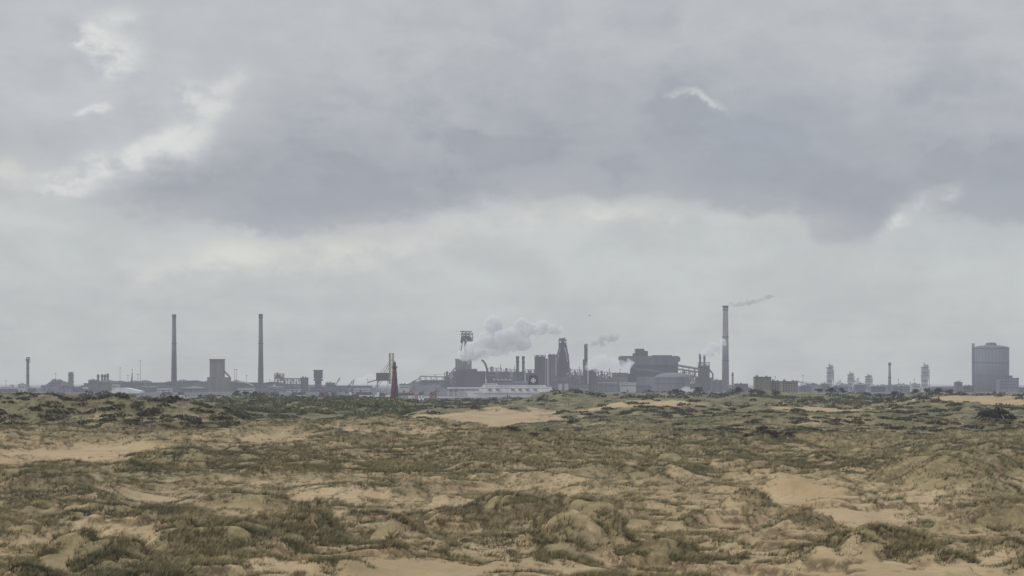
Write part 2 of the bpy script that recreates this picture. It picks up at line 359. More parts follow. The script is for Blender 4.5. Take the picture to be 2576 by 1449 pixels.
# scrub
def leafcloud(cx,cy,cz,rx,rz,n,size,col,g):
    d=g.normal(0,1,(n,3)); d/=np.linalg.norm(d,axis=1)[:,None]; d[:,2]=np.abs(d[:,2])*1.0-0.1
    rr=g.uniform(0.55,1.0,n)**0.5
    lump=1+0.25*np.sin(d[:,0]*5+cx)*np.cos(d[:,1]*4+cy)
    c=np.c_[cx+d[:,0]*rx*rr*lump,cy+d[:,1]*rx*rr*lump,cz+d[:,2]*rz*rr*lump]
    a=g.normal(0,1,(n,3)); a/=np.linalg.norm(a,axis=1)[:,None]; b2=np.cross(a,g.normal(0,1,(n,3))); b2/=np.linalg.norm(b2,axis=1)[:,None]
    s=size*g.uniform(0.5,1.2,n)[:,None]
    P=np.stack([c-a*s,c-b2*s*0.7,c+a*s,c+b2*s*0.7],1).reshape(-1,3)
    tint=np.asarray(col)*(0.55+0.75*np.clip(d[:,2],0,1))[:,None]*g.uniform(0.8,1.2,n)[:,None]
    return P,np.repeat(tint,4,0)
g=np.random.default_rng(5); Ps=[];Cs=[]
N=14000; r=(1/g.uniform(1/1720,1/560,N)); az=g.uniform(-math.radians(19.5),math.radians(19.5),N); x=r*np.sin(az); y=r*np.cos(az)
h,v,rr,u=terrain(x,y); nz=fbm(x,y,70,301,3); cnt=0
for i in range(N):
    d=r[i]; pr=np.interp(d,[560,640,800,1000,1300,1720],[0.05,0.24,0.34,0.55,0.9,1.0])*(0.25+1.6*max(0,min(1,(nz[i]-0.40)*4)))
    yel=540<u[i]<1050 and 900<d<1300
    if yel: pr=0.8
    lefth=u[i]<640 and 600<d<800
    if lefth: pr=0.6
    if v[i]<0.6 or g.random()>pr: continue
    k=d/1000
    rx=g.uniform(1.4,3.8)*(0.6+0.6*k); rz=rx*g.uniform(0.35,0.65)
    if yel: rx*=g.uniform(1.2,2.4); rz=rx*0.42
    if lefth: rz*=0.7
    if d<900 and not lefth: rz*=0.6
    t=g.random()
    if yel and t<0.88: col=np.array((0.150,0.158,0.078))*(0.6+0.8*nz[i])
    elif lefth: col=np.array((0.092,0.083,0.052))*(0.6+0.8*t)
    elif t<0.35: col=np.array((0.080,0.088,0.060))
    elif t<0.8: col=np.array((0.120,0.120,0.072))
    else: col=np.array((0.13,0.115,0.08))
    if d>1380: col=np.asarray(col)*0.6; rz*=g.uniform(1.0,1.7)
    elif not yel: col=np.asarray(col)*0.85
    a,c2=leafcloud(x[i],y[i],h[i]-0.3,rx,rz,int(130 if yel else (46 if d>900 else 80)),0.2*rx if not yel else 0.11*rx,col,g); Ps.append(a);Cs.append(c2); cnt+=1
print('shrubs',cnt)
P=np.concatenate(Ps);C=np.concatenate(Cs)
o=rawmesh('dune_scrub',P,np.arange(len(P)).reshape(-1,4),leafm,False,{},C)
o['kind']='stuff'; o['label']='dense dark green buckthorn scrub covering the dunes'; o['category']='scrub'

# individual trees and bushes
def tree(name,label,cat,px,D,rx,ht,col,group,trunkh=0.35,n=420,seed=0):
    g=np.random.default_rng(seed); x0=(px-CX)/F*D; z=TH(x0,D)
    T=Thing(name,label,cat,px,D,group,z0=z-0.2); tr=T.part('trunk','bark'); k=T.s; U=lambda m_:m_/k
    gy=T.gy; th=U(ht*trunkh)
    tr.cyl(px,gy-th,gy,U(ht*0.025),U(ht*0.04),8)
    for i in range(6):
        a=i*1.05+g.random(); tr.tube((px,gy-th*g.uniform(0.6,0.95),0),(px+U(rx*0.6)*math.cos(a),gy-U(ht*g.uniform(0.5,0.8)),U(rx*0.6)*math.sin(a)),U(ht*0.014),5)
    T.done(); Ps=[];Cs=[]
    for i in range(9):
        a=g.uniform(0,6.28); q=g.uniform(0.1,0.62)*rx; zz=ht*g.uniform(trunkh*0.8,0.75)
        A_,B_=leafcloud(q*math.cos(a),q*math.sin(a),zz,rx*g.uniform(0.3,0.5),ht*g.uniform(0.18,0.28),n//9,rx*0.09,np.array(col)*g.uniform(0.7,1.3),g); Ps.append(A_);Cs.append(B_)
    P=np.concatenate(Ps);C=np.concatenate(Cs)
    o=rawmesh('crown',P,np.arange(len(P)).reshape(-1,4),leafm,False,{},C); o.parent=T.obj
DK=(0.045,0.054,0.036)
TL='dark green wind-shaped pine tree above dune scrub'
for i,(px,D,rx,ht,c_) in enumerate([(2360,1500,7,8,DK),(2335,1500,5,7,DK),(2388,1510,6,7.5,DK),(2090,1520,7,7,DK),(2060,1515,5,6,DK),(2120,1525,6,6,DK),(620,1560,6,6,DK),(595,1560,5,6,DK),(645,1560,5,6,DK),(738,1560,4,6,DK),(710,1570,4,5,DK),
    (30,1560,5,6,DK),(60,1570,6,7,DK),(1950,1480,7,7,DK),(1915,1480,6,7,DK),(1860,1500,7,7,DK),(1890,1500,5,7,DK),(1700,1500,6,6,DK),(1760,1510,6,7,DK),(1460,1400,5,4,DK),(2250,1480,6,6,DK),(2300,1490,5,6,DK)]):
    tree('pine_tree',TL,'tree',px,D,rx,ht,c_,'wind-shaped trees along the dune edge',0.3,360,i)
for i,(px,D,rx,ht) in enumerate([(2480,690,5,5),(2510,680,5.5,6.5),(2540,690,5,5.5),(2462,700,3.5,4),(640,640,3,2),(665,645,3,2),(690,640,2.5,1.8),(615,642,2.5,2),(835,560,2.2,1.6),(855,560,2,1.5)]):
    tree('dune_bush','dense dark green bush rooted in a dune hollow','bush',px,D,rx,ht,(0.038,0.046,0.038),'dark bushes between the dunes',0.2,450,50+i)
for i,(px,D,rx,ht) in enumerate([(1810,470,2.6,2.4),(1845,475,3,2.6),(1885,470,2.5,2.2),(1925,472,3,3),(1950,468,2.6,3),(1985,474,2.6,2.3),(1290,500,3,2.2),(1340,505,3,2),(1260,500,2.4,2)]):
    tree('bare_bush','brownish half-bare thorn bush on a grassy dune','bush',px,D,rx,ht,(0.095,0.075,0.052),'brown thorn bushes on the dunes',0.25,420,80+i)

# ------------------------------------------------------------------ works
D0=4000
def chimney(px,yt,rt,rb,mat,label,D=D0,collars=(),band=None,name='chimney',cap=True):
    T=Thing(name,label,'chimney',px,D); s=T.part('shaft',mat); s.smooth=True; s.cyl(px,yt,None,rt,rb,24)
    for y in collars:
        f_=(y-yt)/(T.gy-yt); rr=rt+(rb-rt)*f_; T.part('gallery','dark').cyl(px,y-1.2,y+0.4,rr+1.3,rr+1.0,24)
    if cap: q=T.part('rim','dark'); q.cyl(px,yt-1.0,yt+5,rt*1.18,rt*1.12,24)
    l=T.part('ladder','mid'); l.tube((px-rb*0.9,T.gy-2,-rb*0.8),(px-rt*0.7,yt+4,-rt*1.0),0.3,4)
    T.done()
chimney(438,792,4.6,7.2,'concd','tall sooty concrete chimney with dark rim',collars=(800,865,930))
chimney(656,791,4.6,7.2,'concd','tall grey concrete chimney with banded top',collars=(799,864,929))
chimney(1825,770,6.4,9.2,'conc','tallest pale concrete chimney with slight taper',collars=(780,848,908))
chimney(2238,913,2.8,4,'conc','slim pale concrete chimney beside the tank yard',collars=(918,950))
chimney(1302,897,3.6,3.8,'dark','short dark steel stack of the furnace works',collars=(910,))
chimney(1316.5,897,3.2,3.4,'dark','short dark steel stack of the furnace works',collars=(912,))
chimney(1475,866,3.0,3.6,'dark','dark twin-walled steel stack with service ladder',collars=(880,905,930))
chimney(1468,905,1.6,2,'mid','thin grey steel pipe stack',collars=(915,))
chimney(1471,868,1.5,1.7,'mid','thin grey steel pipe stack',collars=())
chimney(1761,891,2.4,2.8,'dark','dark steel stack on the crushing tower yard',collars=(900,915))
chimney(1772,893,2.4,2.8,'dark','dark steel stack on the crushing tower yard',collars=(902,917))
chimney(1843,938,2,2.5,'concd','small dark stack near the tallest chimney',collars=(945,))
for x in (247,257,264,271): chimney(x,943 if x<270 else 941,2.6,2.8,'concd','squat dark stack on a boiler house',collars=(948,))
T=Thing('flare_stack','slim steel flare stack with headworks','chimney',70,D0)
T.part('shaft','concd').cyl(68.5,905,None,2.0,2.6).cyl(72,900,None,1.4,1.8)
T.part('headworks','dark').cyl(68.5,903,908,3.4).box(67,74,898.5,901,5).frame(66,75,901,912,6,1,2,0.35)
T.part('service_platform','dark').cyl(70,925,926,4.5)
T.part('service_platform','dark').cyl(70,945,946,4.8)
T.done()
T=Thing('coal_tower','square grey coal bunker tower with open top frame','tower',547,D0)
w=T.part('wall','concd'); w.box(530,563,905,None,30); w.box(525,578,949,None,40)
T.part('roof','dark').box(529,564.5,903.4,905.4,32)
T.part('roof_frame','dark').frame(531,562,904,910,24,5,1,0.4)
for i in range(5): T.part('window','glass').box(532+i*6.4,535.5+i*6.4,908,912,0.8,-15.1)
T.part('conveyor_gallery','mid').prism([(563,930),(563,935),(579,952),(579,947)],8)
T.done()
T=Thing('cooling_tower_block','dark banded steel tower on a slim base','tower',800,D0)
w=T.part('wall','dark'); w.box(793,808,945,None,14)
for i in range(4): w.box(790,811,932+i*7,937+i*7,20)
for a_ in ((789,812,930.6,932,22),(791,810,937,939,18),(791,810,944,946,18)): T.part('floor_slab','mid').box(*a_)
T.done()
T=Thing('switch_house','small dark steel block house','building',766,D0); T.part('wall','dark').box(757,775,951,None,14); T.part('roof','mid').box(756,776,949.6,951,16); T.part('vent','dark').cyl(762,946,950,1.5); T.part('vent','dark').cyl(769,947,950,1.2); T.done()
T=Thing('transfer_station','lattice transfer station with stacked platforms','tower',702,D0)
T.part('frame','rust').frame(691,714,940,None,12,3,4,0.6); T.part('cabin','mid').box(694,704,942,953,9); T.part('cabin','mid').box(704,712,948,958,8); T.part('hopper','pale').cyl(698,936,941,2,3.5); T.part('hopper','pale').cyl(709,943,948,2.5); T.done()
T=Thing('sorting_plant','low dark plant with open roof truss','building',738,D0); T.part('frame','dark').frame(716,760,953,966,12,6,1,0.6); T.part('wall','mid').box(714,762,966,None,14); T.part('roof','dark').box(715,761,951.5,953,14); T.done()
# gas holder
T=Thing('gas_holder','huge grey cylindrical gas holder with domed cap','gas holder',2492.5,D0)
sh=T.part('shell','tank'); sh.smooth=True; sh.cyl(2492.5,876,None,44,44,72)
rf=T.part('roof','tank'); rf.smooth=True; rf.dome(2492.5,876,43.5,8,0,72,6)
T.part('roof_vent','mid').cyl(2493,864,871,13,14,24).dome(2493,864,12.5,2.5)
for i in range(32):
    a=2*math.pi*i/32; T.part('rib','tank').tube((2492.5+44.1*math.cos(a),876,44.1*math.sin(a)),(2492.5+44.1*math.cos(a),T.gy,44.1*math.sin(a)),0.35,4)
for y in (876,912,945): T.part('walkway_ring','mid').cyl(2492.5,y,y+0.8,44.9,44.9,72)
rl=T.part('roof_railing','mid')
for i in range(40):
    a=2*math.pi*i/40; rl.tube((2492.5+44*math.cos(a),873,44*math.sin(a)),(2492.5+44*math.cos(a),876,44*math.sin(a)),0.15,4)
    a2=2*math.pi*(i+1)/40; rl.tube((2492.5+44*math.cos(a),873,44*math.sin(a)),(2492.5+44*math.cos(a2),873,44*math.sin(a2)),0.18,4)
st=T.part('stair_tower','dark'); st.frame(2446,2450.5,865,None,5,1,24,0.5); st.box(2445.5,2451,864,865.5,6)
T.done()
T=Thing('pump_house','dark blue-grey industrial block beside the gas holder','building',2532,3900)
T.part('wall','blue').box(2511,2559,952,None,26); T.part('upper_storey','mid').box(2526,2544,946,952,18); T.part('roof','dark').box(2510,2560,950.6,952.2,28).box(2525,2545,944.8,946.2,20)
for j in range(3):
    for i in range(8): T.part('window','glass').box(2514+i*5.6,2517+i*5.6,957+j*8,961+j*8,0.8,-13.2)
T.done()
for (px,yt,wd,D) in ((2088,916,16,D0),(2140,936,15,D0),(2185,941,16,D0),(2327,915,18,D0)):
    T=Thing('distillation_column','white boxed distillation column with narrow vents','tower',px,D,'white process columns')
    c_=T.part('casing','pale'); hh=985-yt
    c_.box(px-wd*0.42,px+wd*0.3,yt+hh*0.13,None,wd*0.8); c_.box(px-wd*0.2,px+wd*0.42,yt+2,yt+hh*0.5,wd*0.6)
    c_.box(px-wd*0.46,px+wd*0.48,yt+hh*0.42,yt+hh*0.56,wd*0.9); c_.box(px-wd*0.46,px+wd*0.4,yt+hh*0.2,yt+hh*0.24,wd*0.86)
    for q in (0.12,0.3,0.42,0.6,0.75): T.part('service_platform','mid').box(px-wd*0.55,px+wd*0.55,yt+hh*q,yt+hh*q+0.8,wd)
    T.part('vent_pipe','dark').cyl(px-wd*0.1,yt-2,yt+4,0.8)
    T.part('riser_pipe','dark').tube((px+wd*0.5,yt+hh*0.2,-6),(px+wd*0.5,985,-6),0.7,6)
    T.part('door','dark').box(px-2,px+1,974,983,0.8,-wd*0.42)
    T.done()
T=Thing('steel_mill','large dark steelworks hall with overhanging chamfered roof','building',1632,D0)
w=T.part('wall','dark'); w.box(1587,1703,911,None,60); w.box(1575,1700,940,None,70)
T.part('roof','mid').prism([(1557,899),(1560,896),(1702,896),(1708,900),(1708,908),(1700,915),(1690,918),(1590,918),(1567,922),(1562,919)],66)
T.part('roof_tower','dark').box(1598,1620,877.5,897,24).box(1618,1629,883,897,22).box(1592,1600,889,897,20)
T.part('roof_vent','mid').box(1640,1690,893.5,896.5,8)
T.part('duct','mid').path([(1590,925,-38),(1605,932,-38),(1630,932,-38),(1660,938,-38)],2.4)
for i in range(14): T.part('window','mid').box(1594+i*7.5,1598+i*7.5,921,923,0.8,-31)
T.part('annexe','blue').box(1600,1660,948,None,16,-42); T.part('annexe','blue').box(1665,1699,943,None,14,-42)
T.done()
T=Thing('domed_tank','broad low tank with shallow domed roof','tank',1690,3900); T.part('shell','mid').cyl(1690,951,None,44,44,44); T.part('roof','tank').dome(1690,951,44,14,0,44,6)
for y in (950,964): T.part('walkway_ring','dark').cyl(1690,y,y+1.1,45,45,44)
T.done()
def furnace(px,yt,label,full,D=D0):
    T=Thing('blast_furnace',label,'blast furnace',px,D)
    v_=T.part('furnace_body','dark'); v_.cyl(px,yt+36,yt+80,9,15).cyl(px,yt+80,None,15,17).cyl(px,yt+24,yt+36,4.5,9)
    h_=T.part('top_gear','dark'); h_.cyl(px,yt+2,yt+24,3.2,4.5); h_.box(px-10,px+10,yt+2.5,yt+5,6).box(px-6,px+6,yt-1.2,yt+0.4,5).frame(px-9,px+9,yt+2,yt+30,12,3,3,0.7)
    h_.box(px-8,px+6,yt+12,yt+19,8).cyl(px-7,yt-2,yt+4,1.2).cyl(px+5,yt-3,yt+4,1.4).cyl(px+1,yt-1,yt+5,2.0)
    for sgn in (-1,1):
        T.part('uptake_pipe','mid').path([(px+sgn*13,yt+86,-9),(px+sgn*14.5,yt+60,-8),(px+sgn*12.5,yt+40,-7),(px+sgn*8,yt+24,-5),(px+sgn*3,yt+14,-4)],1.9)
    T.part('downcomer_pipe','mid').path([(px+3,yt+8,4),(px+9,yt+16,6),(px+16,yt+58,8),(px+17,yt+85,8)],2.0)
    for i in range(7): T.part('service_platform','rust').box(px-15+abs(3-i)*0.7,px+15-abs(3-i)*0.7,yt+34+i*12,yt+35.2+i*12,30)
    T.part('frame','dark').frame(px-15,px+15,yt+40,yt+110,30,3,6,0.6)
    ch=T.part('cast_house','mid'); ch.box(px-26,px+30,yt+98,None,50); 
    T.done()
furnace(1415,852,'dark blast furnace wrapped in pipes and platforms',True)
T=Thing('blast_furnace','dark blast furnace headgear over ochre ribbed hall','blast furnace',1172,D0)
px=1172
h_=T.part('top_gear','dark'); h_.box(1158,1187,833,835.5,5).box(1160,1183,841,843,6).frame(1161,1189,839,858,12,3,2,0.8).prism([(1160,850),(1164,845),(1180,845),(1187,852),(1187,858),(1178,858),(1171,853),(1164,862),(1160,864),(1158,860)],8).cyl(1166,832,835,1.5).cyl(1172,833,850,1.6).cyl(1163,836,842,1.2).cyl(1180,836,846,1.3)
T.part('furnace_body','mid').cyl(1171,855,905,2.5,5).cyl(1173,905,None,12,14)
T.part('uptake_pipe','mid').path([(1162,905,-8),(1160,880,-8),(1164,860,-6),(1170,848,-4)],1.2)
hl=T.part('hall','ochre'); hl.box(1146,1186,904,934,34)
T.part('hall_roof','pale').box(1145,1187,902.5,904.4,36)
for i in range(9): T.part('rib','concd').box(1147+i*4.7,1148.6+i*4.7,905,934,1.5,-17.6)
T.part('cast_house','dark').box(1140,1221,934,None,46).box(1150,1200,928,935,36); T.part('conveyor_leg','mid').path([(1146,925,-10),(1130,944,-10),(1116,950,-10)],1.5)
T.done()
T=Thing('hot_blast_pipe','thick curved dark pipe bending down beside the hall','pipe',1220,D0,single=True); T.part('p','dark').path([(1211,906,0),(1214,907,0),(1218,911,0),(1222,918,0),(1225,928,0),(1226,940,0),(1226,985,0)],2.6,10); T.done()
T=Thing('stove_block','dark ribbed hot stove block with flat roof','tower',1359,D0)
w=T.part('wall','dark'); w.box(1345,1372,898,None,26); T.part('roof','mid').box(1344.5,1372.5,896.6,898.3,28); T.part('roof_railing','dark').frame(1345,1372,893.5,897,26,6,1,0.3,False)
for i in range(5): T.part('rib','mid').box(1346+i*6,1347+i*6,899,980,1,-13.6)
T.part('stove_dome','dark').cyl(1352,894,898,3); T.part('stove_dome','dark').cyl(1363,892.5,898,2)
T.done()
T=Thing('stove_block','narrow dark stove tower joined to pipework','tower',1388,D0)
T.part('wall','mid').box(1379,1398,895,None,22); T.part('roof','dark').box(1378,1399,893.5,895.3,24); T.part('pipe','dark').cyl(1375,902,None,2.6,2.6,12,-8); T.part('pipe','dark').cyl(1401,915,None,2.2,2.2,12,-8); T.part('stove_dome','dark').dome(1384,893.5,4,3); T.part('stove_dome','dark').dome(1393,893.5,4,3); T.done()
T=Thing('stove_block','dark scaffolded plant block beside the furnace','tower',1330,D0); T.part('wall','dark').box(1322,1345,940,None,26); T.part('frame','mid').frame(1322,1344,930,985,28,3,4,0.6); T.part('service_platform','rust').box(1321,1346,938,940,30).cyl(1333,932,940,3); T.done()
def hall(px0,px1,yt,D,mat,label,roofmat='mid',style='flat',d=30,win=0,name='industrial_hall',cat='building'):
    c=(px0+px1)/2; T=Thing(name,label,cat,c,D); w=T.part('wall',mat)
    rr=T.part('roof',roofmat)
    if style=='flat': w.box(px0,px1,yt+1.4,None,d); rr.box(px0-0.8,px1+0.8,yt,yt+1.7,d+2); T.part('vent','mid').box(c-2,c+2,yt-2,yt,4); T.part('vent','mid').cyl(px0+(px1-px0)*0.2,yt-2.5,yt,0.9)
    elif style=='gable':
        w.box(px0,px1,yt+4,None,d); rr.prism([(px0-0.6,yt+4.4),(c,yt),(px1+0.6,yt+4.4)],d+1.5)
    elif style=='saw':
        n=max(2,int((px1-px0)/9)); w.box(px0,px1,yt+4,None,d); sw=(px1-px0)/n
        for i in range(n): rr.prism([(px0+i*sw,yt+4.3),(px0+i*sw+0.4,yt),(px0+(i+1)*sw,yt+4.3)],d+1)
    if win: T.part('window_strip','glass').box(px0+1.5,px1-1.5,yt+7,yt+8.6,0.6,-d/2-0.3)
    T.part('door','dark').box(px0+(px1-px0)*0.4,px0+(px1-px0)*0.4+4,T.gy-6,T.gy-0.3,0.8,-d/2-0.4)
    T.done()
hall(1222,1320,935,4050,'dark','long dark rolling shop with vents','mid',win=18)
hall(1398,1470,945,4020,'mid','grey steel plant hall with small windows','dark',win=10)
hall(1480,1500,932,4010,'dark','dark tower shed with flat roof','mid',d=18)
hall(1500,1560,946,4040,'mid','long grey steelworks hall with sawtooth roof','dark','saw')
hall(1120,1150,948,3990,'dark','dark low shed beside the furnace','mid')
hall(1540,1578,938,3950,'concd','brownish grey sinter shed','dark',win=6)
hall(1060,1122,956,4060,'heap','low dark stockyard building','mid')
hall(215,300,964,4050,'mid','long low grey conveyor shed','dark'); hall(300,420,962,4060,'heap','long dark stockyard shed','mid'); hall(455,524,958,4060,'mid','long sloping stockyard shed','dark','gable'); hall(580,650,962,4060,'heap','long dark stockyard shed','mid'); hall(660,712,960,4060,'mid','grey gable-roofed screening shed','dark','gable'); hall(820,935,970,4100,'heap','long low stockyard shed','mid')
for (x0,x1,yt,nx,ny,lab) in ((1228,1262,926,5,4,'rust'),(1266,1298,930,5,3,'mid'),(1424,1460,930,5,4,'rust'),(1440,1466,938,4,3,'dark'),(1506,1536,936,4,3,'mid'),(1712,1750,936,5,4,'rust'),(1118,1144,938,4,3,'mid')):
    T=Thing('process_steelwork','open steel process structure with pipes and vessels','steelwork',(x0+x1)/2,3940,'open process steelwork'); T.part('frame',lab).frame(x0,x1,yt,None,14,nx,ny,0.55)
    for j in range(1,ny): T.part('service_platform','dark').box(x0-1,x1+1,yt+(985-yt)*j/ny,yt+(985-yt)*j/ny+1.1,15)
    q=(x1-x0)/4; T.part('vessel','mid').cyl(x0+q,yt-4,yt+14,2.8,2.8,12); T.part('vessel','pale').cyl(x0+2.6*q,yt+6,yt+26,3.4,3.4,12); T.part('vent_pipe','dark').cyl(x1-3,yt-9,yt+10,0.8,0.9,8); T.part('pipe','mid').path([(x0-4,yt+20,-9),(x0+q*2,yt+18,-9),(x1+4,yt+24,-9)],1.3)
    T.done()
T=Thing('furnace_offgas_tower','scaffolded tower with pipes beside slim stacks','tower',1497,3990); T.part('frame','dark').frame(1488,1505,930,985,14,2,7,0.6); T.part('duct','mid').cyl(1497,927,985,3,3.4); T.part('duct','mid').path([(1505,948,0),(1515,940,0),(1522,945,0)],1.5); T.part('service_platform','rust').box(1486,1507,945,946,16); T.part('service_platform','rust').box(1486,1507,960,961,16); T.done()
def bridge(pts,w,label,D=3960,legs=None,mat='mid'):
    c=pts[0][0]; T=Thing('conveyor_bridge',label,'conveyor',c,D,'enclosed conveyor bridges'); g_=T.part('gallery',mat)
    for a,b_ in zip(pts[:-1],pts[1:]): g_.prism([(a[0],a[1]),(b_[0],b_[1]),(b_[0],b_[1]+w),(a[0],a[1]+w)],w*1.3)
    x0,x1=pts[0][0],pts[-1][0]; n=max(2,int(abs(x1-x0)/14))
    for i in range(n+1):
        x=x0+(x1-x0)*i/n; y=np.interp(x,[q[0] for q in sorted(pts)],[q[1] for q in sorted(pts)])+w*0.8
        if T.gy-y>1.5: T.part('trestle','dark').tube((x-1,y,0),(x-2.5,T.gy,-2),0.5,4).tube((x+1,y,0),(x+2.5,T.gy,2),0.5,4)
    T.part('walkway','dark').tube((pts[0][0],pts[0][1]-0.9,0),(pts[-1][0],pts[-1][1]-0.9,0),0.3,4)
    T.done()
bridge([(1703,917),(1762,927)],4.5,'inclined enclosed conveyor from the mill')
bridge([(1703,927),(1762,935)],3.5,'lower inclined pipe bridge from the mill')
bridge([(1700,938),(1758,948)],3,'grey pipe bridge on trestle legs')
bridge([(592,955),(625,963),(664,980)],2.6,'long pale conveyor descending from the coal tower',3900,mat='pale')
bridge([(1056,946),(1120,947),(1142,940)],2.4,'dark horizontal conveyor bridge on trestles')
bridge([(700,951),(735,953)],2,'short conveyor bridge between small towers')
bridge([(1024,968),(1058,950)],1.6,'thin rising stockyard conveyor')
bridge([(2000,958),(2040,966),(2080,970)],2,'low conveyor across the tank yard')
bridge([(2105,962),(2135,968)],1.8,'short pipe bridge among columns')
bridge([(2150,958),(2180,968)],1.6,'short pipe bridge among columns')
bridge([(2335,974),(2445,972)],1.8,'long low pipe bridge beside the gas holder')
T=Thing('crushing_tower','dark steel tower block under twin stacks','tower',1768,D0); T.part('wall','dark').box(1757,1784,921,None,22).box(1750,1790,950,None,26); T.part('service_platform','mid').box(1756,1785,919.5,921,24); T.part('service_platform','mid').box(1756,1785,935,936,25); T.part('frame','rust').frame(1757,1784,912,921,20,3,1,0.5); T.part('duct','mid').path([(1784,930,0),(1793,940,0),(1793,985,0)],2); T.done()
T=Thing('harbour_crane','yellow harbour unloader with raised boom','crane',975,3300)
T.part('mast','yellow').frame(979,990,889,965,8,1,10,0.7).box(980.5,983,888,966,3,-3).box(987,989,888,966,3,3)
T.part('boom','yellow').path([(944,975,0),(984,906,0)],1.0).path([(950,975,0),(985,914,0)],0.7).path([(946,955,3),(981,905,3)],0.5)
T.part('machinery_house','dark').box(947,979,938,958,22)
for a_,b_ in (((950,957,-8),(948,T.gy,-10)),((976,957,-8),(978,T.gy,-10)),((950,957,8),(948,T.gy,10)),((986,957,4),(990,T.gy,8))): T.part('leg','yellow').tube(a_,b_,1.1)
T.part('conveyor_belt','mid').tube((925,962,0),(950,955,0),1.6)
T.done()
def lcrane(px,yt,lean,col,label,D=3400):
    T=Thing('mobile_crane',label,'crane',px,D); T.part('jib',col).tube((px,T.gy-8,-1),(px+lean,yt,-1),0.6).tube((px,T.gy-8,1),(px+lean+1,yt,1),0.6).tube((px-2,T.gy-14,0),(px+lean,yt,0),0.3); T.part('cab','mid').box(px-5,px+3,T.gy-10,T.gy-3,5); T.part('undercarriage','dark').box(px-6,px+5,T.gy-3,None,7); T.part('hoist_rope','dark').tube((px+lean,yt,0),(px+lean,yt+10,0),0.25,4); T.done()
lcrane(838,950,17,'mid','grey lattice crane with raised jib'); lcrane(874,958,12,'rust','rusty lattice crane on the quay'); lcrane(886,954,4,'orange','slim reddish harbour crane'); lcrane(330,938,2,'rust','upright lattice crane by the heaps',3700); lcrane(128,953,12,'yellow','yellow stacker crane over ore heaps',3700); lcrane(1100,962,8,'yellow','yellow stacker crane over ore heaps',3700); lcrane(372,958,-12,'yellow','low yellow reclaimer crane beside heaps',3700); lcrane(1035,968,8,'orange','slim reddish harbour crane',3000)
for (px,yt) in ((302,926),(353,908),(322,945),(347,942),(590,930),(595,930),(333,930),(678,955),(1240,925),(1283,928),(1433,930),(1560,930),(2020,945),(2260,955),(2300,955),(1095,945),(925,955),(15,958),(140,940),(620,945),(1205,950),(1950,948),(2290,962),(2415,958)):
    T=Thing('lighting_mast','slim steel lighting mast above the works','lamp mast',px,3900,'tall yard lighting masts'); T.part('pole','mid').cyl(px,yt,None,0.38,0.6,8); T.part('lamp_head','dark').box(px-1.6,px+1.6,yt-1.2,yt+0.2,2); T.done()
T=Thing('vent_tower','small ochre lattice tower on a heap','tower',178,D0); T.part('wall','ochre').box(174,183,938,None,8); T.part('frame','dark').frame(173,184,936,985,10,2,6,0.5); T.done()
def heap(x0,x1,yt,D,label,mat='heap',seed=0):
    g=np.random.default_rng(seed); k=D/F; L=(x1-x0)*k; c=(x0+x1)/2; H=CAMH-(yt-HY)*k; n=60; m_=14
    xs=np.linspace(-L/2,L/2,n); ys=np.linspace(-1,1,m_); Xh,Yh=np.meshgrid(xs,ys,indexing='ij'); W=min(60,L*0.3)
    e=np.clip((1-np.abs(Xh)/(L/2))*L/2/(H*1.5),0,1); e2=np.clip((1-np.abs(Yh))*1.4,0,1)
    pk=0.92+0.08*np.sin(Xh/L*14+seed)*np.cos(Xh/L*31+seed*2)
    Z=H*np.minimum(e,1)*e2*pk+g.normal(0,0.35,Xh.shape)*(e>0)*(e2>0)-0.3
    I,J=np.meshgrid(np.arange(n-1),np.arange(m_-1),indexing='ij'); q=np.stack([I*m_+J,(I+1)*m_+J,(I+1)*m_+J+1,I*m_+J+1],-1).reshape(-1,4)
    o=rawmesh('stockpile',np.c_[Xh.ravel(),Yh.ravel()*W,Z.ravel()],q,M[mat],True)
    o.location=((c-CX)*k,D,0); o['label']=label; o['category']='stockpile'; o['group']='ore and coal stockpiles'
hl_='long dark grey ore heap in the stockyard'
for i,(a,b_,y,D) in enumerate([(88,205,952,4100),(205,420,956,4200),(395,640,955,4150),(570,720,965,4120),(640,870,966,4250),(-60,90,974,4200),(180,330,966,4080),(440,600,962,4080),(1000,1140,957,4200),(1020,1135,966,3900),(1995,2085,963,4200),(2190,2330,966,4250),(2330,2450,974,4100),(860,960,975,4000),(1790,1900,968,4200),(-400,-60,968,4200),(2580,2900,966,4200),(2060,2240,972,4100),(1230,1340,962,4150),(780,950,976,3950),(1780,1830,972,3900)]):
    heap(a,b_,y,D,hl_,'heap',i)
rr_=random.Random(3)
